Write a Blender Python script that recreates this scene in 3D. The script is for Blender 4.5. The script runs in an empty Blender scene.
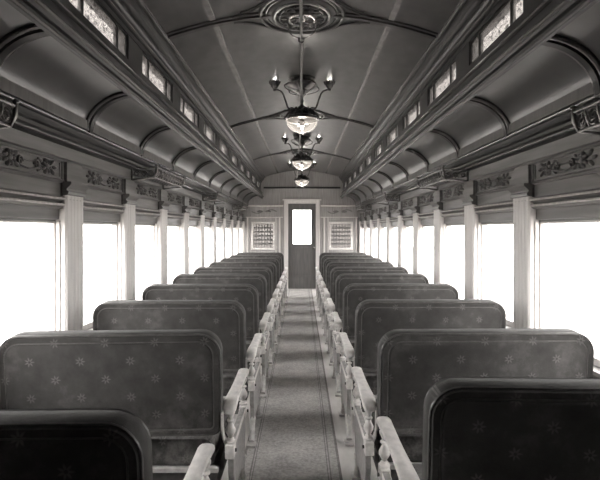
import bpy, bmesh, math, random
from math import pi, sin, cos, radians as R
from mathutils import Vector, Matrix
random.seed(7)
C = bpy.context.scene.collection
EYE = 1.43
PITCH = 0.87
Y0, YE = -0.55, 10.80          # rear bulkhead and far bulkhead
OFF = {-1: 0.0, 1: 0.10}       # the right side's bays stand slightly further on

# ------------------------------------------------------------------ materials
def newmat(name):
    m = bpy.data.materials.new(name); m.use_nodes = True
    nt = m.node_tree; nt.nodes.clear()
    out = nt.nodes.new('ShaderNodeOutputMaterial')
    return m, nt, out
def N(nt, typ, **kw):
    n = nt.nodes.new(typ)
    for k, v in kw.items():
        if k in n.inputs.keys() if isinstance(k, str) else False: n.inputs[k].default_value = v
        else: setattr(n, k, v)
    return n
def L(nt, a, b): nt.links.new(a, b)
def warm(v, t=1.0):
    return (v*(1+.03*t), v*(1-.008*t), v*(1-.035*t), 1)
def math_(nt, op, a, b=None, c=None):
    n = nt.nodes.new('ShaderNodeMath'); n.operation = op
    for i, x in enumerate((a, b, c)):
        if x is None: continue
        if isinstance(x, (int, float)): n.inputs[i].default_value = x
        else: L(nt, x, n.inputs[i])
    return n.outputs[0]
def ramp(nt, fac, stops):
    r = nt.nodes.new('ShaderNodeValToRGB'); L(nt, fac, r.inputs[0])
    e = r.color_ramp.elements
    e[0].position, e[0].color = stops[0][0], stops[0][1]
    e[1].position, e[1].color = stops[-1][0], stops[-1][1]
    for p, c in stops[1:-1]:
        k = e.new(p); k.color = c
    return r.outputs[0]
def surf(name, v0, v1, rough=.45, spec=.5, scale=(3, 3, 3), stretch=None, bump=.15, metal=0, bscale=None, coat=0, detail=6):
    """two-tone noise surface"""
    m, nt, out = newmat(name)
    b = N(nt, 'ShaderNodeBsdfPrincipled'); L(nt, b.outputs[0], out.inputs[0])
    tc = N(nt, 'ShaderNodeTexCoord'); mp = N(nt, 'ShaderNodeMapping'); L(nt, tc.outputs['Object'], mp.inputs[0])
    mp.inputs['Scale'].default_value = scale
    no = N(nt, 'ShaderNodeTexNoise'); no.inputs['Scale'].default_value = 4; no.inputs['Detail'].default_value = detail
    L(nt, mp.outputs[0], no.inputs[0])
    L(nt, ramp(nt, no.outputs[0], [(.3, warm(v0)), (.7, warm(v1))]), b.inputs['Base Color'])
    b.inputs['Roughness'].default_value = rough; b.inputs['Metallic'].default_value = metal
    b.inputs['Specular IOR Level'].default_value = spec
    b.inputs['Coat Weight'].default_value = coat; b.inputs['Coat Roughness'].default_value = .2
    if bump:
        bp = N(nt, 'ShaderNodeBump'); bp.inputs['Strength'].default_value = bump; bp.inputs['Distance'].default_value = .004
        L(nt, no.outputs[0], bp.inputs['Height']); L(nt, bp.outputs[0], b.inputs['Normal'])
    return m
M = {}
M['wood'] = surf('varnished_wood', .13, .20, rough=.38, scale=(1, .7, 9), bump=.1)
M['wood_v'] = surf('varnished_wood_upright', .62, .74, rough=.42, scale=(9, 9, .7), bump=.08)  # pale tone carries the window glow on the pilasters in its colour
M['wood_end'] = surf('bulkhead_wood', .27, .38, rough=.4, scale=(9, 9, .8), bump=.1)
M['door'] = surf('door_wood', .10, .15, rough=.4, scale=(9, 9, .8), bump=.1)
M['carve'] = surf('carved_wood', .13, .22, rough=.35, scale=(6, 6, 6), bump=.1)
M['mould'] = surf('moulding_wood', .12, .18, rough=.22, scale=(6, .7, 6), bump=.05, coat=.3)
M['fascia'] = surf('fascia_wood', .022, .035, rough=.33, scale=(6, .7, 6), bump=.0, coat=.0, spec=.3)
M['deck'] = surf('lower_deck_paint', .04, .06, rough=.31, scale=(2, 2, 2), bump=0, spec=.9)
M['ceil'] = surf('upper_deck_paint', .06, .105, rough=.36, scale=(2.2, 1.5, 2.2), bump=.0, spec=.7)
M['rib'] = surf('ceiling_rib', .05, .08, rough=.3, bump=.05)
M['strip'] = surf('pale_strip', .2, .28, rough=.25, bump=.05)
M['iron'] = surf('painted_cast_iron', .40, .62, rough=.42, scale=(9, 9, 9), bump=.25)
M['iron_d'] = surf('worn_cast_iron', .20, .34, rough=.45, scale=(9, 9, 9), bump=.25)
M['arm'] = surf('worn_armrest', .55, .78, rough=.45, scale=(9, 5, 9), bump=.15)
M['darkiron'] = surf('dark_iron', .06, .12, rough=.45, scale=(8, 8, 8), bump=.2)
M['brass'] = surf('aged_brass', .10, .20, rough=.3, metal=.8, scale=(9, 9, 9), bump=.1)
M['brass_l'] = surf('polished_brass', .4, .6, rough=.25, metal=.7, scale=(9, 9, 9), bump=.1)
M['floor'] = surf('linoleum', .52, .66, rough=.5, scale=(4, 1.2, 4), bump=.1)
M['rope'] = surf('signal_cord', .16, .25, rough=.8, scale=(30, 30, 30), bump=.4)
M['ground'] = surf('ballast_ground', .25, .35, rough=.9, scale=(.5, .5, .5), bump=.2)
M['shade'] = surf('window_shade_cloth', .34, .42, rough=.6, scale=(3, 3, 3), bump=.1)  # cloth for the added out-of-view shades that block window light
M['piping'] = surf('seat_piping', .08, .14, rough=.35, scale=(9, 9, 9), bump=.1)

def plush():
    m, nt, out = newmat('figured_plush')
    b = N(nt, 'ShaderNodeBsdfPrincipled'); L(nt, b.outputs[0], out.inputs[0])
    tc = N(nt, 'ShaderNodeTexCoord'); sp = N(nt, 'ShaderNodeSeparateXYZ'); L(nt, tc.outputs['Object'], sp.inputs[0])
    x, z = sp.outputs[0], sp.outputs[2]
    UX, UZ = .215, .082
    zr = math_(nt, 'DIVIDE', math_(nt, 'ADD', z, 3.04), UZ)
    row = math_(nt, 'FLOOR', zr)
    half = math_(nt, 'MULTIPLY', math_(nt, 'MODULO', row, 2.0), .5)
    u = math_(nt, 'ADD', math_(nt, 'DIVIDE', math_(nt, 'ADD', x, 5.07), UX), half)
    fu = math_(nt, 'MULTIPLY', math_(nt, 'SUBTRACT', math_(nt, 'FRACT', u), .5), UX)
    fv = math_(nt, 'MULTIPLY', math_(nt, 'SUBTRACT', math_(nt, 'FRACT', zr), .5), UZ)
    r = math_(nt, 'SQRT', math_(nt, 'ADD', math_(nt, 'MULTIPLY', fu, fu), math_(nt, 'MULTIPLY', fv, fv)))
    th = math_(nt, 'ARCTAN2', fv, fu)
    star = math_(nt, 'ADD', .0175, math_(nt, 'MULTIPLY', math_(nt, 'COSINE', math_(nt, 'MULTIPLY', th, 7.0)), .0065))
    mask = math_(nt, 'MULTIPLY', math_(nt, 'SUBTRACT', star, r), 130.0); 
    cl = N(nt, 'ShaderNodeClamp'); L(nt, mask, cl.inputs[0])
    hole = math_(nt, 'MULTIPLY', math_(nt, 'SUBTRACT', r, .004), 400.0); c2 = N(nt, 'ShaderNodeClamp'); L(nt, hole, c2.inputs[0])
    star = math_(nt, 'MULTIPLY', cl.outputs[0], c2.outputs[0])
    oi = N(nt, 'ShaderNodeObjectInfo')
    ad = N(nt, 'ShaderNodeVectorMath'); ad.operation = 'ADD'; L(nt, tc.outputs['Object'], ad.inputs[0])
    cm = N(nt, 'ShaderNodeCombineXYZ'); L(nt, math_(nt, 'MULTIPLY', oi.outputs['Random'], 37.0), cm.inputs[0]); L(nt, cm.outputs[0], ad.inputs[1])
    no = N(nt, 'ShaderNodeTexNoise'); no.inputs['Scale'].default_value = 7; no.inputs['Detail'].default_value = 8; no.inputs['Roughness'].default_value = .65
    L(nt, ad.outputs[0], no.inputs[0])
    base = ramp(nt, no.outputs[0], [(.32, warm(.040)), (.55, warm(.062)), (.72, warm(.11))])
    # rubbed nap near the lower edge, where passengers brush it
    wear = math_(nt, 'MULTIPLY', math_(nt, 'SUBTRACT', .72, z), 3.2); c3 = N(nt, 'ShaderNodeClamp'); L(nt, wear, c3.inputs[0])
    no2 = N(nt, 'ShaderNodeTexNoise'); no2.inputs['Scale'].default_value = 9; no2.inputs['Detail'].default_value = 10; no2.inputs['Roughness'].default_value = .7
    L(nt, ad.outputs[0], no2.inputs[0])
    wf = math_(nt, 'MULTIPLY', c3.outputs[0], math_(nt, 'MULTIPLY', math_(nt, 'SUBTRACT', no2.outputs[0], .44), 4.5))
    c4 = N(nt, 'ShaderNodeClamp'); L(nt, wf, c4.inputs[0])
    m1 = N(nt, 'ShaderNodeMixRGB'); L(nt, math_(nt, 'MULTIPLY', c4.outputs[0], .7), m1.inputs[0]); L(nt, base, m1.inputs[1]); m1.inputs[2].default_value = warm(.26)
    star = math_(nt, 'MULTIPLY', star, math_(nt, 'ADD', .1, math_(nt, 'MULTIPLY', no2.outputs[0], 1.2)))
    m2 = N(nt, 'ShaderNodeMixRGB'); L(nt, math_(nt, 'MULTIPLY', star, .6), m2.inputs[0]); L(nt, m1.outputs[0], m2.inputs[1]); m2.inputs[2].default_value = warm(.22)
    L(nt, m2.outputs[0], b.inputs['Base Color'])
    b.inputs['Roughness'].default_value = .75
    b.inputs['Specular IOR Level'].default_value = .15
    b.inputs['Sheen Weight'].default_value = .08; b.inputs['Sheen Roughness'].default_value = .5
    fn = N(nt, 'ShaderNodeTexNoise'); fn.inputs['Scale'].default_value = 160; L(nt, tc.outputs['Object'], fn.inputs[0])
    bp = N(nt, 'ShaderNodeBump'); bp.inputs['Strength'].default_value = .25; bp.inputs['Distance'].default_value = .003
    L(nt, fn.outputs[0], bp.inputs['Height']); L(nt, bp.outputs[0], b.inputs['Normal'])
    return m
M['plush'] = plush()

def carpet():
    m, nt, out = newmat('woven_runner')
    b = N(nt, 'ShaderNodeBsdfPrincipled'); L(nt, b.outputs[0], out.inputs[0])
    tc = N(nt, 'ShaderNodeTexCoord'); sp = N(nt, 'ShaderNodeSeparateXYZ'); L(nt, tc.outputs['Object'], sp.inputs[0])
    x, y = sp.outputs[0], sp.outputs[1]
    ax = math_(nt, 'ABSOLUTE', x)
    def line(c, w):
        return math_(nt, 'LESS_THAN', math_(nt, 'ABSOLUTE', math_(nt, 'SUBTRACT', ax, c)), w)
    lines = math_(nt, 'ADD', line(.292, .008), math_(nt, 'ADD', line(.235, .004), line(.220, .003)))
    c1 = N(nt, 'ShaderNodeClamp'); L(nt, lines, c1.inputs[0])
    # fine rib weave
    wv = math_(nt, 'MULTIPLY', math_(nt, 'SINE', math_(nt, 'MULTIPLY', x, 900.0)), math_(nt, 'SINE', math_(nt, 'MULTIPLY', y, 500.0)))
    no = N(nt, 'ShaderNodeTexNoise'); no.inputs['Scale'].default_value = 60; no.inputs['Detail'].default_value = 8; L(nt, tc.outputs['Object'], no.inputs[0])
    no2 = N(nt, 'ShaderNodeTexNoise'); no2.inputs['Scale'].default_value = 5; no2.inputs['Detail'].default_value = 5; L(nt, tc.outputs['Object'], no2.inputs[0])
    f = math_(nt, 'ADD', math_(nt, 'MULTIPLY', no.outputs[0], .6), math_(nt, 'ADD', math_(nt, 'MULTIPLY', no2.outputs[0], .4), math_(nt, 'MULTIPLY', wv, .06)))
    base = ramp(nt, f, [(.36, warm(.28)), (.64, warm(.50))])
    mx = N(nt, 'ShaderNodeMixRGB'); L(nt, math_(nt, 'MULTIPLY', c1.outputs[0], .55), mx.inputs[0]); L(nt, base, mx.inputs[1]); mx.inputs[2].default_value = warm(.08)
    L(nt, mx.outputs[0], b.inputs['Base Color']); b.inputs['Roughness'].default_value = .85
    b.inputs['Specular IOR Level'].default_value = .2
    bp = N(nt, 'ShaderNodeBump'); bp.inputs['Strength'].default_value = .5; bp.inputs['Distance'].default_value = .004
    L(nt, f, bp.inputs['Height']); L(nt, bp.outputs[0], b.inputs['Normal'])
    return m
M['carpet'] = carpet()

def clear_glass():
    m, nt, out = newmat('window_glass')
    t = N(nt, 'ShaderNodeBsdfTransparent'); t.inputs[0].default_value = (.97, .965, .96, 1)
    g = N(nt, 'ShaderNodeBsdfGlossy'); g.inputs['Roughness'].default_value = .03
    mx = N(nt, 'ShaderNodeMixShader'); mx.inputs[0].default_value = .05
    L(nt, t.outputs[0], mx.inputs[1]); L(nt, g.outputs[0], mx.inputs[2]); L(nt, mx.outputs[0], out.inputs[0])
    return m
M['glass'] = clear_glass()
def figured_glass(name, lo, hi, scale, trans):
    m, nt, out = newmat(name)
    tc = N(nt, 'ShaderNodeTexCoord')
    no = N(nt, 'ShaderNodeTexNoise'); no.inputs['Scale'].default_value = scale; no.inputs['Detail'].default_value = 3; no.inputs['Distortion'].default_value = 2.2
    L(nt, tc.outputs['Object'], no.inputs[0])
    col = ramp(nt, no.outputs[0], [(.40, warm(lo)), (.50, warm(hi)), (.56, warm(lo*1.4)), (.62, warm(hi))])
    a = N(nt, 'ShaderNodeBsdfTransparent'); L(nt, col, a.inputs[0])
    b = N(nt, 'ShaderNodeBsdfTranslucent'); L(nt, col, b.inputs[0])
    mx = N(nt, 'ShaderNodeMixShader'); mx.inputs[0].default_value = 1-trans
    L(nt, a.outputs[0], mx.inputs[1]); L(nt, b.outputs[0], mx.inputs[2]); L(nt, mx.outputs[0], out.inputs[0])
    return m
M['etched'] = figured_glass('etched_clerestory_glass', .08, .36, 34, .75)
M['frost'] = figured_glass('frosted_glass', .20, .31, 20, .4)
def bowl_glass():
    m, nt, out = newmat('lamp_glass')
    t = N(nt, 'ShaderNodeBsdfTransparent'); t.inputs[0].default_value = (.93, .92, .9, 1)
    g = N(nt, 'ShaderNodeBsdfPrincipled'); g.inputs['Base Color'].default_value = warm(.5); g.inputs['Roughness'].default_value = .08
    lw = N(nt, 'ShaderNodeLayerWeight'); lw.inputs[0].default_value = .35
    f = math_(nt, 'ADD', math_(nt, 'MULTIPLY', lw.outputs['Facing'], .7), .10)
    mx = N(nt, 'ShaderNodeMixShader'); L(nt, f, mx.inputs[0])
    L(nt, t.outputs[0], mx.inputs[1]); L(nt, g.outputs[0], mx.inputs[2]); L(nt, mx.outputs[0], out.inputs[0])
    return m
M['bowl'] = bowl_glass()
def flame():
    m, nt, out = newmat('gas_flame')
    e = N(nt, 'ShaderNodeEmission'); e.inputs[0].default_value = (1, .93, .82, 1); e.inputs[1].default_value = FLAME
    L(nt, e.outputs[0], out.inputs[0]); return m
FLAME = 3.0
M['flame'] = flame()

# ------------------------------------------------------------------ mesh helpers
def obj(name, bm, mat, parent=None, smooth=False, loc=None, bevel=0, kind=None, label=None):
    bmesh.ops.recalc_face_normals(bm, faces=bm.faces)
    me = bpy.data.meshes.new(name); bm.to_mesh(me); bm.free()
    if mat: me.materials.append(M[mat] if isinstance(mat, str) else mat)
    o = bpy.data.objects.new(name, me); C.objects.link(o)
    if parent: o.parent = parent
    if loc: o.location = loc
    if smooth:
        for p in me.polygons: p.use_smooth = True
        try:
            md = o.modifiers.new('edges', 'EDGE_SPLIT'); md.split_angle = R(40)
        except Exception: pass
    if bevel:
        md = o.modifiers.new('bevel', 'BEVEL'); md.width = bevel; md.segments = 2; md.limit_method = 'ANGLE'
    if kind: o['kind'] = kind
    if label: o['label'] = label
    return o
def struct(name, bm, mat, **k):
    return obj(name, bm, mat, kind='structure', **k)
def empty(name, loc=(0, 0, 0), kind=None):
    o = bpy.data.objects.new(name, None); C.objects.link(o); o.location = loc; o.empty_display_size = .1
    if kind: o['kind'] = kind
    return o
def tag(o, label, cat, group=None, kind=None):
    o['label'] = label; o['category'] = cat
    if group: o['group'] = group
    if kind: o['kind'] = kind
    return o
def copy_tree(o, parent=None):
    c = o.copy(); C.objects.link(c); c.parent = parent
    for ch in list(o.children): copy_tree(ch, c)
    return c
def box(bm, x0, x1, y0, y1, z0, z1):
    v = [bm.verts.new((x, y, z)) for x in (x0, x1) for y in (y0, y1) for z in (z0, z1)]
    for f in ((0, 1, 3, 2), (4, 6, 7, 5), (0, 4, 5, 1), (2, 3, 7, 6), (0, 2, 6, 4), (1, 5, 7, 3)):
        bm.faces.new([v[i] for i in f])
def prism(bm, pts, fn, a, b):
    """closed polygon pts extruded between parameters a and b; fn(p, t) -> xyz"""
    va = [bm.verts.new(fn(p, a)) for p in pts]; vb = [bm.verts.new(fn(p, b)) for p in pts]
    n = len(pts)
    bm.faces.new(va); bm.faces.new(vb[::-1])
    for i in range(n):
        j = (i+1) % n
        bm.faces.new((va[i], va[j], vb[j], vb[i]))
def along_y(bm, pts, y0, y1, s=1):
    prism(bm, pts, lambda p, t: (s*p[0], t, p[1]), y0, y1)
def tube(bm, path, r, n=8, closed=False):
    path = [Vector(p) for p in path]; m = len(path)
    rs = r if isinstance(r, (list, tuple)) else [r]*m
    rings = []; up = None
    for i, p in enumerate(path):
        a = path[(i-1) % m] if (closed or i > 0) else p
        b = path[(i+1) % m] if (closed or i < m-1) else p
        t = (b-a).normalized()
        if up is None:
            up = t.orthogonal().normalized()
        else:
            up = (up - t*up.dot(t))
            up = up.normalized() if up.length > 1e-5 else t.orthogonal().normalized()
        w = t.cross(up)
        rings.append([bm.verts.new(p + (up*cos(2*pi*k/n) + w*sin(2*pi*k/n))*rs[i]) for k in range(n)])
    for i in range(m if closed else m-1):
        A, B = rings[i], rings[(i+1) % m]
        for k in range(n):
            try: bm.faces.new((A[k], A[(k+1) % n], B[(k+1) % n], B[k]))
            except ValueError: pass
    if not closed:
        bm.faces.new(rings[0][::-1]); bm.faces.new(rings[-1])
def lathe(bm, prof, c=(0, 0, 0), n=20, cap=True):
    """prof: list of (r, z)"""
    rings = []
    for r, z in prof:
        rings.append([bm.verts.new((c[0]+r*cos(2*pi*k/n), c[1]+r*sin(2*pi*k/n), c[2]+z)) for k in range(n)])
    for A, B in zip(rings, rings[1:]):
        for k in range(n): bm.faces.new((A[k], A[(k+1) % n], B[(k+1) % n], B[k]))
    if cap:
        bm.faces.new(rings[0][::-1]); bm.faces.new(rings[-1])
def blob(bm, c, s, rot=None, u=8, v=6):
    m = Matrix.Translation(c) @ (rot or Matrix()) @ Matrix.Diagonal((s[0], s[1], s[2], 1))
    bmesh.ops.create_uvsphere(bm, u_segments=u, v_segments=v, radius=1, matrix=m)
def rrect(w, h, r, rb, n=7):
    """rounded rectangle outline, centred x, z from 0 to h; top radius r, bottom radius rb"""
    pts = []
    for cx, cz, a0, rr in ((w/2-rb, rb, -90, rb), (w/2-r, h-r, 0, r), (-w/2+r, h-r, 90, r), (-w/2+rb, rb, 180, rb)):
        for i in range(n):
            a = R(a0 + 90*i/(n-1)); pts.append((cx+rr*cos(a), cz+rr*sin(a)))
    return pts
def arc(cx, cy, r, a0, a1, n):
    return [(cx+r*cos(R(a0+(a1-a0)*i/(n-1))), cy+r*sin(R(a0+(a1-a0)*i/(n-1)))) for i in range(n)]

# ------------------------------------------------------------------ positions
PW = 0.21                                            # pilaster width
def pil_y(k, s): return 2.61 + OFF[s] + .878*k       # near edge of pilaster k
K0, K1 = -3, 9                                       # pilasters -3..9 ; last one stands at the far corner
SILL, HEAD = .76, 1.48
XP, XW, XG = 1.38, 1.42, 1.462

# ------------------------------------------------------------------ floor & ground
bm = bmesh.new(); box(bm, -1.56, 1.56, Y0-.1, YE+.1, -.08, 0); struct('floor', bm, 'floor')
bm = bmesh.new(); box(bm, -60, 60, -50, 70, -1.3, -1.2)
tag(struct('ground', bm, 'ground'), 'pale ground outside the carriage windows', 'ground')

# ------------------------------------------------------------------ side walls
# relief carving of one frieze bay, shared by every bay (local: x = out of the wall, y along, z up)
def carving_mesh():
    bm = bmesh.new()
    for sgn in (-1, 1):
        cy = sgn*.155
        blob(bm, (.004, cy, 0), (.010, .017, .017))
        for k in range(7):
            a = 2*pi*k/7
            blob(bm, (.003, cy+.030*cos(a), .026*sin(a)), (.009, .015, .009), Matrix.Rotation(a, 4, 'X'))
        for k, (dy, dz, a) in enumerate(((.062, .026, 35), (.066, -.02, -35), (.088, .004, 0), (-.055, .024, 150), (-.06, -.02, 210))):
            blob(bm, (.002, cy+sgn*dy, dz), (.008, .022, .009), Matrix.Rotation(R(a)*sgn, 4, 'X'))
        sc = []
        for i in range(22):
            t = i/21; a = t*2.2*2*pi/1.5; r = .026*(1-t*.8)
            sc.append((.004, cy-sgn*(.085+r*cos(a)*.8), -.004+r*sin(a)))
        tube(bm, sc, [.0055-.003*i/21 for i in range(22)], 6)
    tube(bm, [(.004, -.09+.18*i/12, -.028+.012*abs(i-6)/6) for i in range(13)], .0055, 6)
    tube(bm, [(.003, -.07+.14*i/12, .018-.012*cos(pi*(i-6)/12)) for i in range(13)], .003, 6)
    me = bpy.data.meshes.new('carving'); bm.to_mesh(me); bm.free(); me.materials.append(M['carve'])
    for p in me.polygons: p.use_smooth = True
    return me
CARVE = carving_mesh()

wn = 0
def wall(s):
    global wn
    side = 'left' if s < 0 else 'right'
    bm = bmesh.new()
    # wainscot with sill
    along_y(bm, [(1.492, 0), (XW, 0), (XW, .10), (XW+.008, .11), (XW+.008, .30), (XW, .31), (XW, .62), (XW+.008, .63), (XW+.008, .69),
                 (XW, .70), (XW, .725), (XP+.005, .730), (XP-.002, .745), (XP+.005, SILL), (1.492, SILL)], Y0, YE, s)
    # header, frieze ground and cornice
    e = EYE
    along_y(bm, [(1.492, HEAD), (1.445, HEAD), (1.445, HEAD+.012), (1.425, HEAD+.014), (1.425, e+.125), (1.405, e+.13), (1.395, e+.140),
                 (1.405, e+.150), (1.412, e+.158), (1.405, e+.166), (1.39, e+.175), (1.392, e+.190), (1.41, e+.198), (1.41, e+.275),
                 (1.40, e+.278), (1.395, e+.286), (1.40, e+.294), (1.405, e+.298), (1.405, e+.398), (1.395, e+.402), (1.390, e+.410),
                 (1.397, e+.418), (1.40, e+.425), (1.392, e+.49), (1.492, e+.492)], Y0, YE, s)
    cornice = [(1.492, e+.492), (1.392, e+.49), (1.375, e+.505), (1.362, e+.508), (1.360, e+.520), (1.345, e+.528),
                 (1.345, e+.545), (1.330, e+.552), (1.322, e+.566), (1.315, e+.580), (1.302, e+.584), (1.300, e+.60), (1.316, e+.606),
                 (1.492, e+.606)]
    w = struct('wall_'+side, bm, 'wood')
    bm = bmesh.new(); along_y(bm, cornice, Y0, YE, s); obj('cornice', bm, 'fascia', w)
    bm = bmesh.new()
    tube(bm, [(s*1.364, Y0+.01, EYE+.512), (s*1.364, YE-.01, EYE+.512)], .006, 8); tube(bm, [(s*1.301, Y0+.01, EYE+.592), (s*1.301, YE-.01, EYE+.592)], .007, 8)
    obj('cornice_bead', bm, 'mould', w, smooth=True)
    bm = bmesh.new()
    for dz, x in ((.148, 1.396), (.182, 1.388)):
        tube(bm, [(s*x, Y0+.01, EYE+dz), (s*x, YE-.01, EYE+dz)], .0065, 8)
    obj('header_bead', bm, 'iron', w, smooth=True)  # added beads; their pale colour paints the highlights on the header moulding
    # piers behind the pilasters close the wall between windows
    bm = bmesh.new(); box(bm, s*1.40, s*1.492, Y0, pil_y(K0, s)+.01, SILL-.002, HEAD+.002); obj('blank_panel', bm, 'wood', w)
    for k in range(K0, K1+1):
        y = pil_y(k, s)
        y1 = min(y+PW, YE-.002)
        if y1 - y < .02: continue
        ya = max(y, Y0+.01)
        bm = bmesh.new()
        # fluted pilaster: shallow channels across its face, solid back to the shell
        nf = 4; pts = [(1.492, ya), (XP+.012, ya), (XP, ya+.012)]
        wd = (y1-ya-.05)/nf
        for i in range(nf):
            a = ya+.025+i*wd
            pts += [(XP, a+.2*wd), (XP+.003, a+.35*wd), (XP+.003, a+.65*wd), (XP, a+.8*wd)]
        pts += [(XP, y1-.012), (XP+.012, y1), (1.492, y1)]
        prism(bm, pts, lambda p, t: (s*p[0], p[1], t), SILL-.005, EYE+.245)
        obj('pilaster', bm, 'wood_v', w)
        bm = bmesh.new()
        along_y(bm, [(1.42, EYE+.205), (XP-.002, EYE+.205), (XP-.012, EYE+.212), (XP-.014, EYE+.226), (XP-.002, EYE+.236), (XP-.004, EYE+.244),
                     (XP-.024, EYE+.262), (XP-.03, EYE+.272), (XP-.03, EYE+.284), (1.42, EYE+.284)], ya-.006, y1+.006, s)
        obj('capital', bm, 'wood', w)
        bm = bmesh.new(); box(bm, s*1.41, s*(XP+.006), ya+.015, y1-.015, EYE+.284, EYE+.40); obj('frieze_block', bm, 'wood', w)
        bm = bmesh.new(); box(bm, s*1.418, s*(XP+.02), ya-.012, ya-.002, EYE+.20, EYE+.40); obj('joint', bm, 'darkiron', w)
    for k in range(K0, K1):
        y, y2 = pil_y(k, s)+PW, pil_y(k+1, s)
        if y < Y0: continue
        y2 = min(y2, YE)
        c = (y+y2)/2
        # frieze panel with its carving
        bm = bmesh.new()
        fx = 1.405
        for (a, b, z0, z1) in ((y+.01, y2-.03, .30, .308), (y+.01, y2-.03, .388, .396), (y+.01, y+.018, .308, .388), (y2-.038, y2-.03, .308, .388)):
            box(bm, s*(fx+.002), s*(fx-.006), a, b, EYE+z0, EYE+z1)
        fp = obj('frieze_panel', bm, 'wood', w)
        o = bpy.data.objects.new('carving', CARVE); C.objects.link(o); o.parent = fp
        o.location = (s*fx, c, EYE+.348); o.scale = (-s*1.7, 1.0, 1.15)
        # window
        wn += 1; shut = y < .95
        win = empty('window_%d' % wn, (s*XG, c, SILL), 'structure')
        h = (y2-y)/2; H = HEAD-SILL
        bm = bmesh.new()
        a, b = -s*.018, s*.022
        st = .014
        box(bm, a, b, -h, -h+st, 0, H); box(bm, a, b, h-st, h, 0, H)
        box(bm, a, b, -h+st, h-st, 0, .04); box(bm, a, b, -h+st, h-st, H-.012, H)
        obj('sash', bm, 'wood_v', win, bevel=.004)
        bm = bmesh.new()
        for (ya, yb) in ((-h, -h+.010), (h-.010, h)):
            box(bm, -s*.044, -s*.026, ya, yb, 0, H)
        obj('stop_bead', bm, 'wood_v', win)
        bm = bmesh.new(); box(bm, -.002, .002, -h+st, h-st, .04, H-.012); obj('pane', bm, 'glass', win)
        if shut:
            bm = bmesh.new(); box(bm, -s*.030, -s*.024, -h+.012, h-.012, .02, H); obj('window_shade', bm, 'shade', win)  # unseen shade added to keep light off the nearest seat backs
        bm = bmesh.new()
        box(bm, -s*.028, -s*.019, -.025, .025, .012, .028); obj('sash_lift', bm, 'brass', win)
    return w
WL = wall(-1); WR = wall(1)

# ------------------------------------------------------------------ lower deck (quarter vault) and its ribs
def ell(n, a=.31, b=.25, ex=0):
    return [(1.0+(a+ex)*cos(pi/2*i/(n-1)), EYE+.59+(b+ex)*sin(pi/2*i/(n-1))) for i in range(n)]
ceil_root = empty('ceiling', (0, 0, 0), 'structure')
for s in (-1, 1):
    inner = ell(15); outer = ell(15, ex=.05)
    bm = bmesh.new()
    along_y(bm, inner + [(.985, EYE+.84), (.985, EYE+.89)] + outer[::-1], Y0, YE, s)
    dk = obj('lower_deck', bm, 'deck', ceil_root, smooth=True)
    for k in range(K0, K1+1):
        yc = pil_y(k, s)+PW/2
        if yc < Y0 or yc > YE-.03: continue
        bm = bmesh.new()
        for wdt, dep in ((.046, .010), (.017, .024)):
            A = [(1.0+(.31-dep)*cos(pi/2*i/14), EYE+.59+(.25-dep)*sin(pi/2*i/14)) for i in range(15)]
            B = ell(15, ex=.004)
            along_y(bm, A + B[::-1], yc-wdt, yc+wdt, s)
        obj('deck_rib', bm, 'fascia', ceil_root, smooth=True)
        bm = bmesh.new()
        for wdt in (-.032, .032):
            tube(bm, [(s*(1.0+(.31-.012)*cos(pi/2*i/14)), yc+wdt, EYE+.59+(.25-.012)*sin(pi/2*i/14)) for i in range(15)], .008, 6)
        obj('rib_bead', bm, 'mould', ceil_root, smooth=True)

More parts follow.
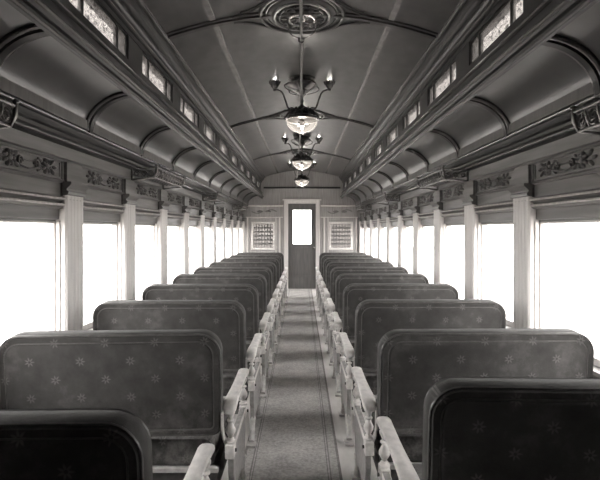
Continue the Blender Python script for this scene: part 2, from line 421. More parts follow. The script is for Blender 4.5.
# clerestory: fascia below the lights, header and cove above them
for s in (-1, 1):
    e = EYE
    bm = bmesh.new()
    along_y(bm, [(1.06, e+.845), (.985, e+.845), (.985, e+.765), (.975, e+.752), (.962, e+.755), (.955, e+.765), (.962, e+.775), (.958, e+.785),
                 (.945, e+.790), (.938, e+.803), (.938, e+.818), (.948, e+.828), (.955, e+.832), (.962, e+.86), (.968, e+.885), (.958, e+.892),
                 (.955, e+.902), (.965, e+.912), (.990, e+.920), (.990, e+.972), (1.06, e+.980)], Y0, YE, s)
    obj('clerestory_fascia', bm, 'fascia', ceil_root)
    bm = bmesh.new()
    tube(bm, [(s*.9385, Y0+.01, e+.811), (s*.9385, YE-.01, e+.811)], .011, 8)
    tube(bm, [(s*.957, Y0+.01, e+.764), (s*.957, YE-.01, e+.764)], .006, 8)
    tube(bm, [(s*.957, Y0+.01, e+.897), (s*.957, YE-.01, e+.897)], .005, 8)
    obj('fascia_bead', bm, 'mould', ceil_root, smooth=True)
    bm = bmesh.new()
    along_y(bm, [(1.06, e+1.115), (.990, e+1.118), (.990, e+1.145), (.975, e+1.150), (.970, e+1.160), (.978, e+1.17), (.965, e+1.178), (.955, e+1.19),
                 (.952, e+1.205), (.940, e+1.212), (.925, e+1.225), (.915, e+1.245), (.912, e+1.262), (.900, e+1.268), (.893, e+1.278),
                 (.895, e+1.292), (.905, e+1.30), (1.06, e+1.30)], Y0, YE, s)
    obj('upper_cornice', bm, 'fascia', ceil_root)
    bm = bmesh.new()
    tube(bm, [(s*.895, Y0+.01, e+1.281), (s*.895, YE-.01, e+1.281)], .008, 8)
    tube(bm, [(s*.971, Y0+.01, e+1.158), (s*.971, YE-.01, e+1.158)], .006, 8)
    obj('cornice_bead', bm, 'mould', ceil_root, smooth=True)

    kk = range(-2, 11)
    starts = [1.90 + OFF[s] + .872*k for k in kk]
    prev = Y0
    for y in starts:
        y1 = y+.64
        if y1 > YE-.05: break
        if y < 1.5:  # out-of-view near windows omitted; the first post blocks them to darken the ceiling
            continue
        bm = bmesh.new(); box(bm, s*.992, s*1.06, prev, y, e+.965, e+1.12); obj('clerestory_post', bm, 'fascia', ceil_root, bevel=.006)
        prev = y1
        wn += 1
        win = empty('window_%d' % wn, (s*1.006, (y+y1)/2, e+1.045), 'structure')
        bm = bmesh.new(); h = .32; t0, t1 = -s*.008, s*.014
        for (a, b, c, d) in ((-h, -h+.010, -.072, .072), (h-.010, h, -.072, .072), (-h+.010, h-.010, -.072, -.064), (-h+.010, h-.010, .064, .072),
                             (-.198, -.185, -.064, .064), (.185, .198, -.064, .064)):
            box(bm, t0, t1, a, b, c, d)
        obj('frame', bm, 'fascia', win)
        bm = bmesh.new()
        for (a, b) in ((-h+.010, -.198), (-.185, .185), (.198, h-.010)):
            box(bm, -.002, .003, a, b, -.064, .064)
        obj('pane', bm, 'etched', win)
    bm = bmesh.new(); box(bm, s*.992, s*1.06, prev, YE, e+.965, e+1.12); obj('clerestory_post', bm, 'fascia', ceil_root)

# upper deck (cambered ceiling)
def camber(x): return EYE + 1.445 - .155*(x/.9)**2
bm = bmesh.new()
n = 28
low = [(-.96+1.92*i/n, camber(-.96+1.92*i/n)) for i in range(n+1)]
along_y(bm, low + [(x, z+.05) for x, z in low[::-1]], Y0, YE)
obj('upper_deck', bm, 'ceil', ceil_root, smooth=True)
bm = bmesh.new()
for s in (-1, 1):
    along_y(bm, [(s*.565, camber(.565)+.003), (s*.567, camber(.567)-.004), (s*.603, camber(.603)-.004), (s*.605, camber(.605)+.003)], Y0+.01, YE-.01)
obj('seam_strip', bm, 'strip', ceil_root)  # two slightly raised, paler strips running the length of the ceiling

RIBS = [.35, 2.96, 5.565, 8.17]
def ceiling_rib(y):
    bm = bmesh.new()
    # main pair of mouldings that swells into the rosette
    for (w0, w1, dep) in ((-.040, -.022, .012), (.022, .040, .012), (-.012, .012, .020)):
        m_ = 36
        top = []; 
        for i in range(m_+1):
            x = -.895+1.79*i/m_
            f = max(0, 1-abs(x)/.46); sw = (f*f*(3-2*f))*.0
            top.append((x, camber(x)))
        prism(bm, [(x, z+.004) for x, z in top] + [(x, z-dep) for x, z in top[::-1]], lambda p, t: (p[0], t, p[1]), y+w0, y+w1)
    r = obj('ceiling_rib', bm, 'rib', ceil_root, smooth=True)
    bm = bmesh.new()
    # shoulders flaring from the rib around the rosette
    for sx in (-1, 1):
        for sy in (-1, 1):
            pts = []
            for i in range(13):
                t = i/12; x = sx*(.46-.24*t); yy = y+sy*(.035+.14*(t**1.6))
                pts.append((x, yy, camber(x)-.010))
            tube(bm, pts, .008, 6)
            pts = [(sx*(.40-.20*i/10), y+sy*(.075+.14*((i/10)**1.6)), camber(.3)-.010) for i in range(11)]
            pts = [(a, b, camber(a)-.006) for a, b, _ in pts]
            tube(bm, pts, .007, 6)
    obj('rib_shoulder', bm, 'rib', ceil_root, smooth=True)
    bm = bmesh.new()
    def ring(rx, r_, dz):
        tube(bm, [(rx*cos(2*pi*i/40), y+rx*sin(2*pi*i/40), camber(rx*cos(2*pi*i/40)*.9)-dz) for i in range(40)], r_, 8, closed=True)
    ring(.275, .014, .008); ring(.240, .008, .008); ring(.185, .016, .020); ring(.150, .007, .03)
    lathe(bm, [(.235, .002), (.225, -.020), (.19, -.028), (.17, -.022)], (0, y, camber(.1)), 40, cap=False)
    for k in range(12):
        a = 2*pi*k/12
        blob(bm, (.118*cos(a), y+.118*sin(a), camber(0)-.038), (.030, .013, .008), Matrix.Rotation(a, 4, 'Z'))
        a += pi/12
        blob(bm, (.150*cos(a), y+.150*sin(a), camber(0)-.034), (.014, .010, .010), Matrix.Rotation(a, 4, 'Z'))
    ros = obj('rosette', bm, 'rib', ceil_root, smooth=True)
    bm = bmesh.new()
    tube(bm, [(.085*cos(2*pi*i/30), y+.085*sin(2*pi*i/30), camber(0)-.05) for i in range(30)], .008, 8, closed=True)
    for k in range(8):
        a = 2*pi*k/8
        tube(bm, [(.085*cos(a), y+.085*sin(a), camber(0)-.05), (.03*cos(a+.5), y+.03*sin(a+.5), camber(0)-.045)], .005, 6)
    blob(bm, (0, y, camber(0)-.045), (.03, .03, .015))
    obj('grille', bm, 'brass_l', ros, smooth=True)
for y in RIBS: ceiling_rib(y)

# ------------------------------------------------------------------ signal cord and hangers
def cord_pt(y):
    x = -.005 if y < 5 else -.005 - .115*(y-5)/5.8*1.2
    return x
for i, y in enumerate(RIBS[1:]):
    bm = bmesh.new()
    zc = EYE+1.262; xc = cord_pt(y)
    for sx in (-1, 1):
        tube(bm, [(sx*.095, y, camber(0)-.045), (sx*.088, y, zc+.055), (sx*.055+xc*.5, y, zc+.026), (xc+sx*.016, y, zc+.013)], .0045, 6)
    tube(bm, [(xc+.017*cos(2*pi*k/16), y, zc+.017*sin(2*pi*k/16)) for k in range(16)], .004, 6, closed=True)
    o = obj('cord_hanger', bm, 'brass_l', None, smooth=True)
    tag(o, ['brass wire hanger under the ceiling rosette nearest the camera', 'brass wire hanger under the second ceiling rosette',
            'brass wire hanger under the farthest ceiling rosette'][i], 'hanger', 'wire hangers for the signal cord')
bm = bmesh.new()
pts = []
for i in range(60):
    y = Y0+.05+(YE-.02-Y0-.05)*i/59
    sag = .05*abs(sin(pi*(y-RIBS[1])/2.605))
    z = EYE+1.262-sag
    if y > 8.17: z -= .26*((y-8.17)/2.6)
    pts.append((cord_pt(y), y, z))
tube(bm, pts, .0095, 8)
tag(obj('signal_cord', bm, 'rope', None, smooth=True), 'long signal cord running under the ceiling down the middle of the carriage', 'cord')

# ------------------------------------------------------------------ gas lamps
def make_lamp():
    root = empty('ceiling_lamp', (0, 0, 0))
    Z = lambda dz: dz      # local zero is the ceiling
    bm = bmesh.new()
    lathe(bm, [(.13, 0), (.135, -.012), (.11, -.022), (.10, -.035), (.13, -.05), (.15, -.06), (.13, -.075), (.07, -.09), (.045, -.115), (.06, -.125), (.03, -.14), (.018, -.15)], n=28)
    obj('smoke_bell', bm, 'brass', root, smooth=True)
    bm = bmesh.new()
    for k in range(6):
        a = 2*pi*k/6+.3
        pts = []
        for i in range(14):
            t = i/13; r = .05+.14*sin(pi*t)*(1-.25*t); z = -.025-.12*t
            pts.append((r*cos(a), r*sin(a), z))
        tube(bm, pts, [.007-.003*i/13 for i in range(14)], 6)
        blob(bm, (.115*cos(a), .115*sin(a), -.05), (.020, .010, .014), Matrix.Rotation(a, 4, 'Z'))
    obj('scroll_bracket', bm, 'brass', root, smooth=True)
    bm = bmesh.new(); lathe(bm, [(.014, -.14), (.014, -.20), (.024, -.21), (.014, -.22), (.013, -.25), (.03, -.262), (.02, -.272)], n=16)
    obj('stem', bm, 'brass', root, smooth=True)
    bm = bmesh.new()
    lathe(bm, [(.02, -.262), (.045, -.272), (.06, -.285), (.055, -.30), (.075, -.31), (.085, -.325), (.07, -.34), (.09, -.352), (.125, -.362), (.15, -.372), (.155, -.385), (.14, -.392)], n=32)
    bd = obj('body', bm, 'brass', root, smooth=True)
    bm = bmesh.new()
    for k in range(16):
        a = 2*pi*k/16
        tube(bm, [((.06+.11*t)*cos(a), (.06+.11*t)*sin(a), -.318-.06*t+.028*sin(pi*t)) for t in [i/7 for i in range(8)]], [.011-.006*abs(i-3)/4 for i in range(8)], 6)
        if k % 2 == 0: blob(bm, (.078*cos(a), .078*sin(a), -.298), (.014, .010, .024), Matrix.Rotation(a, 4, 'Z'))
    obj('leaf_crown', bm, 'brass', bd, smooth=True)
    for ang in (0, pi):
        bm = bmesh.new()
        path = [(.05, -.315), (.085, -.322), (.115, -.305), (.14, -.262), (.16, -.20), (.178, -.145), (.20, -.115), (.232, -.105), (.252, -.10)]
        pp = []
        for i in range(len(path)-1):
            for t in (0, .33, .66): pp.append((path[i][0]*(1-t)+path[i+1][0]*t, path[i][1]*(1-t)+path[i+1][1]*t))
        pp.append(path[-1])
        tube(bm, [(x*cos(ang), 0, z) for x, z in pp], .0075, 8)
        tube(bm, [((.10+.02*cos(a_))*cos(ang), 0, -.29+.02*sin(a_)) for a_ in [i*.5 for i in range(11)]], .005, 6)
        am = obj('arm', bm, 'brass', root, smooth=True)
        bm = bmesh.new(); cx = .262*cos(ang)
        lathe(bm, [(.010, -.118), (.022, -.108), (.012, -.098), (.018, -.092), (.034, -.078), (.042, -.055), (.040, -.035), (.032, -.022)], (cx, 0, 0), 14)
        for k in range(8):
            a = 2*pi*k/8
            blob(bm, (cx+.042*cos(a), .042*sin(a), -.040), (.010, .008, .026), Matrix.Rotation(a, 4, 'Z') @ Matrix.Rotation(.5, 4, 'Y'))
        obj('burner_cup', bm, 'brass', am, smooth=True)
        bm = bmesh.new(); lathe(bm, [(.004, -.045), (.008, -.038), (.007, -.028), (.002, -.016)], (cx, 0, 0), 10)
        obj('flame', bm, 'flame', am, smooth=True)
    bm = bmesh.new()
    prof = [(.142, -.385)] + [(.150*cos(a), -.40-.115*sin(a)) for a in [pi/2*i/9 for i in range(9)]] + [(.02, -.517), (.008, -.525)]
    lathe(bm, prof, n=32, cap=False)
    obj('glass_bowl', bm, 'bowl', root, smooth=True)
    bm = bmesh.new()
    tube(bm, [(.152*cos(2*pi*i/32), .152*sin(2*pi*i/32), -.392) for i in range(32)], .008, 8, closed=True)
    blob(bm, (0, 0, -.528), (.012, .012, .012))
    obj('bowl_ring', bm, 'brass_l', root, smooth=True)
    bm = bmesh.new()
    lathe(bm, [(.02, -.392), (.03, -.41), (.02, -.43), (.028, -.45), (.012, -.462)], n=12)
    for k in range(3):
        a = 2*pi*k/3; tube(bm, [(0, 0, -.41), (.06*cos(a), .06*sin(a), -.42), (.07*cos(a), .07*sin(a), -.44)], .005, 6)
    br = obj('burner', bm, 'brass_l', root, smooth=True)
    bm = bmesh.new(); lathe(bm, [(.004, -.462), (.014, -.470), (.016, -.482), (.004, -.492)], n=12); obj('flame', bm, 'flame', br, smooth=True)
    return root
LAMPS = [1.66, 4.26, 6.87, 9.47]
lamp = make_lamp()
llab = ['brass gas lamp with glass bowl nearest the camera, above the picture',
        'largest visible brass gas lamp with two curved arms and clear glass bowl',
        'middle brass gas lamp with two curved arms, behind the largest lamp',
        'farthest small brass gas lamp hanging near the end bulkhead']
first = True
for i, y in enumerate(LAMPS):
    if i == 0: continue
    o = lamp if first else copy_tree(lamp); first = False
    o.location = (0, y, camber(0)-.001)
    tag(o, llab[i], 'lamp', 'gas lamps along the ceiling')
    ld = bpy.data.lights.new('bowl_light', 'POINT'); ld.energy = 11; ld.color = (1, .95, .88); ld.shadow_soft_size = .03
    lo = bpy.data.objects.new('bowl_light', ld); C.objects.link(lo); lo.location = (0, y, camber(0)-.478)
    for sx in (-1, 1):
        ld = bpy.data.lights.new('burner_light', 'POINT'); ld.energy = 3.0; ld.color = (1, .95, .88); ld.shadow_soft_size = .02
        lo = bpy.data.objects.new('burner_light', ld); C.objects.link(lo); lo.location = (sx*.262, y, camber(0)-.030)
        lo.parent = None

# ------------------------------------------------------------------ luggage racks
def make_rack(s):
    """local: y 0..1.55 along the wall, x towards aisle = -s, z=0 at wall rail"""
    root = empty('luggage_rack')
    W, Ln = .205, .82
    X = lambda d: -s*d
    bm = bmesh.new(); tube(bm, [(X(.012), 0, .0), (X(.012), Ln, .0)], .007, 8); obj('wall_rail', bm, 'brass', root, smooth=True)
    bm = bmesh.new(); tube(bm, [(X(W), 0, .060), (X(W), Ln, .060)], .008, 8); tube(bm, [(X(W-.02), 0, -.022), (X(W-.02), Ln, -.022)], .006, 8)
    obj('front_rail', bm, 'brass', root, smooth=True)
    bm = bmesh.new()
    for i in range(1, 7):
        d = (W-.02)*i/7; tube(bm, [(X(d), 0, -.022*i/7), (X(d), Ln, -.022*i/7)], .0045, 6)
    for j in range(1, 12):
        yy = Ln*j/12; tube(bm, [(X(.012), yy, -.001), (X(W-.02), yy, -.022)], .004, 6)
    obj('shelf_grid', bm, 'brass', root, smooth=True)
    bm = bmesh.new()
    nn = 11
    for j in range(nn+1):
        yy = Ln*j/nn
        if j < nn:
            c = yy+Ln/nn/2
            tube(bm, [(X(W-.010), c+.030*cos(a), .019+.033*sin(a)) for a in [2*pi*i/14 for i in range(14)]], .0045, 6, closed=True)
            tube(bm, [(X(W-.010), c+.013*cos(a), .019+.015*sin(a)) for a in [2*pi*i/10 for i in range(10)]], .0035, 6, closed=True)
        tube(bm, [(X(W-.02), yy, -.022), (X(W-.005), yy, .02), (X(W), yy, .060)], .0045, 6)
        blob(bm, (X(W), yy, .066), (.009, .009, .011))
    obj('filigree', bm, 'brass', root, smooth=True)
    for yy in (0, Ln):
        bm = bmesh.new()
        tube(bm, [(X(.006), yy, -.040), (X(.05), yy, -.036), (X(.12), yy, -.030), (X(W-.02), yy, -.022), (X(W+.004), yy, .02), (X(W+.004), yy, .072)], .008, 8)
        tube(bm, [(X(.004), yy, .072), (X(.10), yy, .050), (X(W), yy, .060)], .006, 8)
        tube(bm, [(X(.005), yy, -.045), (X(.005), yy, .08)], .009, 8)
        for (cx, cz, r0) in ((.045, .010, .026), (.105, .008, .024), (.160, .014, .020)):
            tube(bm, [(X(cx+r0*(1-t*.75)*cos(6.5*t*1.4)), yy, cz+r0*(1-t*.75)*sin(6.5*t*1.4)) for t in [i/17 for i in range(18)]], .0055, 6)
        blob(bm, (X(W+.004), yy, .078), (.013, .013, .013))
        obj('bracket', bm, 'brass', root, smooth=True)
    return root
RY = [1.02, 3.63, 6.23, 8.84]
for s in (-1, 1):
    pr = make_rack(s)
    names = ['nearest the camera, cut off by the frame', 'second from the camera, above the second window', 'third from the camera, beyond the middle', 'farthest, beside the end bulkhead']
    for i, y in enumerate(RY):
        o = pr if i == 0 else copy_tree(pr)
        o.location = (s*1.392, y+OFF[s], EYE+.452)
        tag(o, 'openwork brass luggage rack on the %s wall, %s' % ('left' if s < 0 else 'right', names[i]), 'luggage rack', 'luggage racks along the %s wall' % ('left' if s < 0 else 'right'))

# ------------------------------------------------------------------ bench seats
def make_seat(s):
    """local: origin on the floor below the back; seat faces +y; aisle is at x = -s*.48"""
    root = empty('bench_seat')
    BW, BH, ZB = .965, .472, .503
    tilt = Matrix.Rotation(R(5), 4, 'X')
    bm = bmesh.new()
    layers = [(.045, -.050), (.040, -.047), (.034, -.042), (.030, -.047), (.012, -.044), (.0, -.026), (.0, .026), (.012, .044), (.03, .047), (.034, .042), (.042, .048), (.08, .060), (.14, .068)]
    rings = []
    for ins, y in layers:
        p = rrect(BW-2*ins, BH-2*ins, max(.095-ins*.9, .02), max(.040-ins*.6, .012), 8)
        rings.append([bm.verts.new(tilt @ Vector((x, y, z+ins)) + Vector((0, 0, ZB))) for x, z in p])
    for A, B in zip(rings, rings[1:]):
        for k in range(len(A)): bm.faces.new((A[k], A[(k+1) % len(A)], B[(k+1) % len(A)], B[k]))
    bm.faces.new(rings[0]); bm.faces.new(rings[-1][::-1])
    back = obj('backrest', bm, 'plush', root, smooth=True)
    for yy, ins in ((-.043, .034), (-.034, .004), (.036, .006)):
        bm = bmesh.new()
        p = rrect(BW-2*ins, BH-2*ins, .095-ins*.9, .040-ins*.6, 8)
        tube(bm, [tilt @ Vector((x, yy, z+ins)) + Vector((0, 0, ZB)) for x, z in p], .0042 if ins > .01 else .005, 6, closed=True)
        obj('piping', bm, 'piping', back, smooth=True)
    # cushion
    bm = bmesh.new()
    p = rrect(.90, .135, .045, .02, 6)
    lay = [(.03, .045), (.008, .050), (0, .07), (0, .47), (.008, .495), (.03, .51)]
    rings = []
    for ins, y in lay:
        q = rrect(.90-2*ins, .135-2*ins, max(.045-ins, .012), max(.02-ins*.5, .006), 6)
        rings.append([bm.verts.new((x+s*.015, y, z+ins+.325)) for x, z in q])
    for A, B in zip(rings, rings[1:]):
        for k in range(len(A)): bm.faces.new((A[k], A[(k+1) % len(A)], B[(k+1) % len(A)], B[k]))
    bm.faces.new(rings[0]); bm.faces.new(rings[-1][::-1])
    obj('seat_cushion', bm, 'plush', root, smooth=True)
    # frame rails
    bm = bmesh.new(); box(bm, -.46, .46, .035, .060, .300, .326); box(bm, -.46, .46, .495, .520, .300, .326)
    obj('seat_rail', bm, 'iron', root, bevel=.005)
    bm = bmesh.new(); box(bm, -.45, .45, .07, .49, .20, .31); obj('spring_box', bm, 'darkiron', root, bevel=.005)
    bm = bmesh.new(); tube(bm, [(-.45, -.06, .135), (.45, -.06, .135)], .014, 10); tube(bm, [(-.44, -.06, .135), (-.44, .12, .14)], .01, 8); tube(bm, [(.44, -.06, .135), (.44, .12, .14)], .01, 8)
    obj('foot_rail', bm, 'darkiron', root, smooth=True)
    # aisle end: casting, legs, balusters, armrest
    ax = -s*.515
    bm = bmesh.new()
    poly = [(.035, .435), (.035, .39), (.055, .36), (.050, .30), (.075, .24), (.075, .17), (.13, .12), (.20, .155), (.27, .165), (.34, .155), (.41, .12), (.465, .17), (.465, .24),
            (.49, .30), (.485, .36), (.505, .39), (.505, .435)]
    prism(bm, poly, lambda p, t: (t, p[0], p[1]), ax-.014, ax+.014)
    ef = obj('end_frame', bm, 'iron_d', root, bevel=.005)
    bm = bmesh.new()
    box(bm, ax-.021, ax+.021, .012, .078, .375, .440); box(bm, ax-.021, ax+.021, .462, .528, .375, .440)
    box(bm, ax-.017, ax+.017, .078, .462, .405, .432)
    obj('base_block', bm, 'arm', ef, bevel=.005)
    for yy in (.045, .495):
        for sg in (-1, 1):
            bm = bmesh.new()
            bmesh.ops.create_cone(bm, cap_ends=True, segments=10, radius1=.009, radius2=.007, depth=.010, matrix=Matrix.Translation((ax+sg*.025, yy, .405)) @ Matrix.Rotation(pi/2, 4, 'Y'))
            obj('bolt', bm, 'brass', ef)
    for yy in (.045, .495):
        bm = bmesh.new()
        prof = [(.023, .438), (.023, .449), (.010, .455), (.017, .459), (.010, .464), (.013, .472), (.023, .490), (.024, .502), (.013, .524), (.009, .534), (.018, .540), (.018, .545), (.009, .550), (.012, .560), (.021, .578), (.021, .586), (.010, .594), (.022, .600), (.022, .610)]
        lathe(bm, prof, (ax, yy, 0), 16)
        obj('baluster', bm, 'arm', root, smooth=True)
    for yy, d in ((.095, -1), (.44, 1)):
        bm = bmesh.new()
        tube(bm, [(ax, yy, .18), (ax, yy+d*.01, .11), (ax, yy+d*.035, .05), (ax, yy+d*.055, .034)], [.022, .018, .017, .02], 8)
        box(bm, ax-.03+s*.0, ax+.03, yy+d*.06-.035, yy+d*.06+.035, .0075, .022)
        obj('leg', bm, 'iron', root, smooth=True)
    # armrest: loaf-shaped, drooping rounded ends
    bm = bmesh.new()
    sec = []
    for (y, zt, hw, th) in ((-.012, .608, .018, .016), (-.004, .622, .029, .030), (.015, .636, .034, .040), (.045, .644, .034, .044), (.10, .645, .031, .036), (.20, .642, .028, .030), (.30, .641, .027, .028),
                            (.42, .643, .028, .032), (.49, .644, .030, .040), (.525, .637, .030, .038), (.545, .622, .025, .030), (.552, .608, .016, .016)):
        ring = []
        for k in range(12):
            a = 2*pi*k/12
            ring.append(bm.verts.new((ax+hw*math.copysign(abs(cos(a))**.7, cos(a)), y, zt-th/2+th/2*math.copysign(abs(sin(a))**.7, sin(a)))))
        sec.append(ring)
    for A, B in zip(sec, sec[1:]):
        for k in range(12): bm.faces.new((A[k], A[(k+1) % 12], B[(k+1) % 12], B[k]))
    bm.faces.new(sec[0]); bm.faces.new(sec[-1][::-1])
    obj('armrest', bm, 'arm', root, smooth=True)
    # flip-over lever carrying the back
    for sx in (-s, s):
        bm = bmesh.new(); lx = sx*.4875
        pts = [(-.020, .60), (-.012, .52), (.02, .47), (.10, .40), (.24, .33)]
        prism(bm, [(y-.013, z) for y, z in pts] + [(y+.016, z+.012) for y, z in pts[::-1]], lambda p, t: (t, p[0], p[1]), lx-.004, lx+.004)
        obj('back_lever', bm, 'iron', root)
    # wall end
    bm = bmesh.new(); wx = s*.508
    sec = []
    for (y, zt, hw, th) in ((.0, .61, .010, .016), (.015, .632, .018, .03), (.10, .640, .018, .032), (.42, .640, .018, .032), (.50, .632, .018, .03), (.52, .61, .010, .016)):
        sec.append([bm.verts.new((wx+hw*cos(2*pi*k/10), y, zt-th/2+th/2*sin(2*pi*k/10))) for k in range(10)])
    for A, B in zip(sec, sec[1:]):
        for k in range(10): bm.faces.new((A[k], A[(k+1) % 10], B[(k+1) % 10], B[k]))
    bm.faces.new(sec[0]); bm.faces.new(sec[-1][::-1])
    obj('armrest', bm, 'arm', root, smooth=True)
    bm = bmesh.new()
    prism(bm, [(.03, 0), (.06, 0), (.08, .28), (.44, .28), (.46, 0), (.49, 0), (.50, .615), (.44, .615), (.42, .44), (.10, .44), (.07, .615), (.02, .615)], lambda p, t: (t, p[0], p[1]), s*.497, s*.510)
    obj('wall_bracket', bm, 'iron', root)
    return root
ordn = ['first', 'second', 'third', 'fourth', 'fifth', 'sixth', 'seventh', 'eighth', 'ninth', 'tenth']
yl = [1.13] + [2.03 + .868*i for i in range(9)]
yr = [1.37] + [2.06 + .868*i for i in range(9)]
yawl = [1.5, 3.0, .3, -.5, .4, 0, .3, -.4, .2, 0]
yawr = [-2.0, 1.2, .4, -.6, .3, .5, -.3, .2, 0, .2]
for s, ys, cx, yaw in ((-1, yl, -.848, yawl), (1, yr, .830, yawr)):
    proto = make_seat(s)
    sd = 'left' if s < 0 else 'right'
    for i, y in enumerate(ys):
        o = proto if i == 0 else copy_tree(proto)
        o.location = (cx + ((-.020 if s < 0 else .030) if i == 0 else 0), y, 0)
        for ch in o.children:      # the loose flip-over backs sit at slightly different angles
            if ch.name.startswith('backrest'):
                ch.rotation_euler.z = R(yaw[i])
        if i == 0: lab = 'dark plush bench seat in the %s row, nearest the camera and cut by the frame' % sd
        elif i == 9: lab = 'farthest plush bench seat of the %s row, before the end bulkhead' % sd
        else: lab = '%s plush bench seat from the camera in the %s row of the aisle' % (ordn[i], sd)
        tag(o, lab, 'bench seat', 'flip-over bench seats in the %s row' % sd)

# ------------------------------------------------------------------ aisle runner
bm = bmesh.new()
box(bm, -.300, .300, Y0+.05-1, YE-.05-1, 0, .006)
o = obj('carpet_runner', bm, 'carpet', None); o.location = (-.068, 1, .001)
tag(o, 'long grey woven carpet runner with dark border stripes along the aisle', 'carpet')

# ------------------------------------------------------------------ far bulkhead with door
DX0, DX1, DT = -.335, .335, 2.07
bm = bmesh.new()
T = .12
GX0, GX1, GZ0, GZ1 = .70, 1.18, 1.00, 1.58
for s in (-1, 1):
    a = lambda x: s*x
    def bx(x0, x1, z0, z1): box(bm, min(s*x0, s*x1), max(s*x0, s*x1), YE, YE+T, z0, z1)
    bx(.335, GX0, 0, DT); bx(GX1, 1.56, 0, DT); bx(GX0, GX1, 0, GZ0); bx(GX0, GX1, GZ1, DT)
box(bm, -1.56, 1.56, YE, YE+T, DT, 3.0)
we = struct('wall_far', bm, 'wood_end')
bm = bmesh.new()
box(bm, -.93, .93, YE-.035, YE, 2.435, 2.475); box(bm, -.92, .92, YE-.05, YE, 2.455, 2.468)
obj('upper_moulding', bm, 'fascia', we, bevel=.004)
bm = bmesh.new()
for s in (-1, 1):
    box(bm, min(s*.45, s*1.36), max(s*.45, s*1.36), YE-.03, YE, 2.00, 2.035)
    box(bm, min(s*.45, s*1.36), max(s*.45, s*1.36), YE-.018, YE, 1.73, 1.75)
    for x in (.52, 1.30): box(bm, min(s*x, s*(x+.035)), max(s*x, s*(x+.035)), YE-.018, YE, .1, 1.73)
    box(bm, min(s*.62, s*.64), max(s*.62, s*.64), YE-.012, YE, .1, 1.73)
obj('panel_moulding', bm, 'wood_v', we, bevel=.004)
for s in (-1, 1):   # carved panel over each grille
    bm = bmesh.new()
    z = 1.875
    for i in (-1, 1):
        tube(bm, [(s*.92+i*(.30-.26*t), YE-.008, z+.045*sin(pi*t)*i) for t in [j/10 for j in range(11)]], .010, 6)
        blob(bm, (s*.92+i*.10, YE-.006, z), (.07, .01, .03))
    obj('carving', bm, 'carve', we, smooth=True)
    wn += 1
    win = empty('window_%d' % wn, (s*(GX0+GX1)/2, YE, GZ0), 'structure')
    h = (GX1-GX0)/2; H = GZ1-GZ0
    bm = bmesh.new()
    for (x0, x1, z0, z1) in ((-h-.05, -h, -.05, H+.05), (h, h+.05, -.05, H+.05), (-h, h, -.05, 0), (-h, h, H, H+.05)):
        box(bm, x0, x1, -.025, .0, z0, z1)
    obj('frame', bm, 'wood_v', win, bevel=.005)
    bm = bmesh.new()
    for i in range(1, 7):
        x = -h+2*h*i/7; box(bm, x-.016, x+.016, .005, .022, 0, H)
    for j in range(1, 6):
        z = H*j/6; box(bm, -h, h, .000, .028, z-.022, z+.022)
    obj('lattice', bm, 'door', win)
    bm = bmesh.new(); box(bm, -h, h, .05, .056, 0, H); obj('pane', bm, 'frost', win)
# door
dr = empty('door_1', (0, YE, 0), 'structure')
bm = bmesh.new()
gx0, gx1, gz0, gz1 = -.225, .225, 1.09, 1.915
f0, f1 = .035, .075
for (x0, x1, z0, z1) in ((DX0, gx0, .0, DT), (gx1, DX1, .0, DT), (gx0, gx1, .0, gz0), (gx0, gx1, gz1, DT)):
    box(bm, x0, x1, f0, f1, z0, z1)
lf = obj('door_leaf', bm, 'door', dr)
bm = bmesh.new()
for (x0, x1, z0, z1) in ((-.24, .24, 1.00, 1.015), (-.24, .24, .30, .315), (-.24, -.225, .315, 1.0), (.225, .24, .315, 1.0), (-.008, .008, .315, 1.0)):
    box(bm, x0, x1, f0-.012, f0, z0, z1)
for (x0, x1, z0, z1) in ((gx0-.015, gx0, gz0, gz1), (gx1, gx1+.015, gz0, gz1), (gx0-.015, gx1+.015, gz0-.015, gz0), (gx0-.015, gx1+.015, gz1, gz1+.015)):
    box(bm, x0, x1, f0-.012, f0, z0, z1)
obj('panel_bead', bm, 'door', lf)
bm = bmesh.new(); box(bm, gx0, gx1, .053, .058, gz0, gz1); obj('pane', bm, 'glass', dr)
bm = bmesh.new(); lathe(bm, [(.012, 0), (.01, .03), (.028, .04), (.03, .055), (.015, .065)], n=14)
bmesh.ops.rotate(bm, verts=bm.verts, matrix=Matrix.Rotation(pi/2, 3, 'X')); 
hd = obj('door_handle', bm, 'brass_l', dr, smooth=True, loc=(.285, .035, 1.0))
bm = bmesh.new()
for s in (-1, 1):
    box(bm, min(s*.335, s*.42), max(s*.335, s*.42), -.03, .03, 0, DT+.0)
    box(bm, min(s*.40, s*.43), max(s*.40, s*.43), -.045, -.03, 0, DT+.08)
box(bm, -.42, .42, -.03, .03, DT, DT+.08); box(bm, -.47, .47, -.055, -.0, DT+.08, DT+.11)
obj('door_frame', bm, 'wood_v', dr, bevel=.005)

# rear bulkhead behind the camera
bm = bmesh.new(); box(bm, -1.56, 1.56, Y0-.1, Y0, 0, 3.0); struct('wall_near', bm, 'door')
# outer roof over the lower decks is closed by the deck's own thickness; letterboards close the sides
bm = bmesh.new()
for s in (-1, 1):
    box(bm, min(s*1.29, s*1.56), max(s*1.29, s*1.56), Y0, YE, EYE+.603, EYE+.66)
struct('trim_1', bm, 'door')

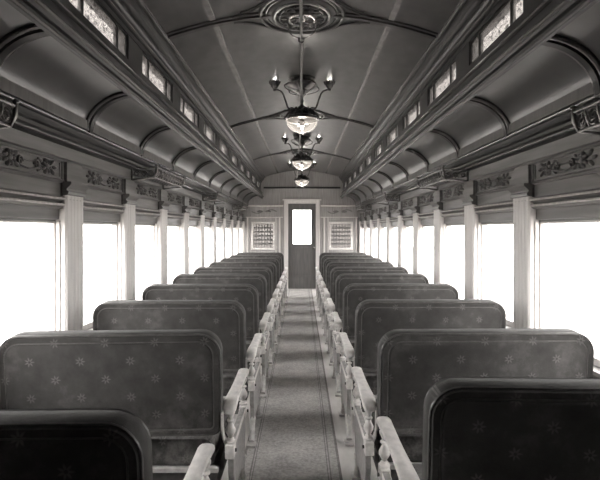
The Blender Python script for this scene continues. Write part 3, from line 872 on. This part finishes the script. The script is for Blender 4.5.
# ------------------------------------------------------------------ haze in the sunlit air of the car
HAZE = 0
if HAZE:
    bm = bmesh.new(); box(bm, -1.372, 1.372, Y0+.01, YE-.06, .03, EYE+.60)
    m, nt, out = newmat('dusty_air')
    v = N(nt, 'ShaderNodeVolumeScatter'); v.inputs['Density'].default_value = HAZE; v.inputs['Anisotropy'].default_value = .55
    v.inputs['Color'].default_value = (1, .98, .95, 1)
    L(nt, v.outputs[0], out.inputs['Volume'])
    tag(obj('haze', bm, m, None), 'thin bright haze in the air of the whole carriage', 'haze', kind='stuff')

# ------------------------------------------------------------------ sky
SKY = 14.5
W = bpy.data.worlds.new('sky'); bpy.context.scene.world = W; W.use_nodes = True
nt = W.node_tree; bg = nt.nodes['Background']
tc = N(nt, 'ShaderNodeTexCoord'); no = N(nt, 'ShaderNodeTexNoise'); no.inputs['Scale'].default_value = 2.5
L(nt, tc.outputs['Generated'], no.inputs[0])
L(nt, ramp(nt, no.outputs[0], [(.3, (.93, .915, .90, 1)), (.7, (1, .985, .965, 1))]), bg.inputs[0])
sp = N(nt, 'ShaderNodeSeparateXYZ'); L(nt, tc.outputs['Generated'], sp.inputs[0])
L(nt, math_(nt, 'MULTIPLY', math_(nt, 'ADD', math_(nt, 'MULTIPLY', math_(nt, 'ABSOLUTE', sp.outputs[2]), 1.0), .7), SKY), bg.inputs[1])

# ------------------------------------------------------------------ camera
cam = bpy.data.cameras.new('camera'); co = bpy.data.objects.new('camera', cam); C.objects.link(co)
co.location = (0, 0, EYE); co.rotation_euler = (pi/2, 0, 0)
cam.sensor_width = 36; cam.lens = 445/600*36
cam.shift_x = -2/600; cam.shift_y = -10/600; cam.clip_start = .02
sc = bpy.context.scene; sc.camera = co
sc.view_settings.view_transform = 'Standard'; sc.view_settings.look = 'None'; sc.view_settings.gamma = 1
sc.view_settings.exposure = 0.0; sc.view_settings.use_curve_mapping = False
sc.cycles.use_denoising = True
try: sc.cycles.denoiser = 'OPENIMAGEDENOISE'
except Exception: pass
sc.cycles.max_bounces = 10; sc.cycles.diffuse_bounces = 6; sc.cycles.transparent_max_bounces = 12; sc.cycles.volume_bounces = 2
sc.cycles.sample_clamp_indirect = 8
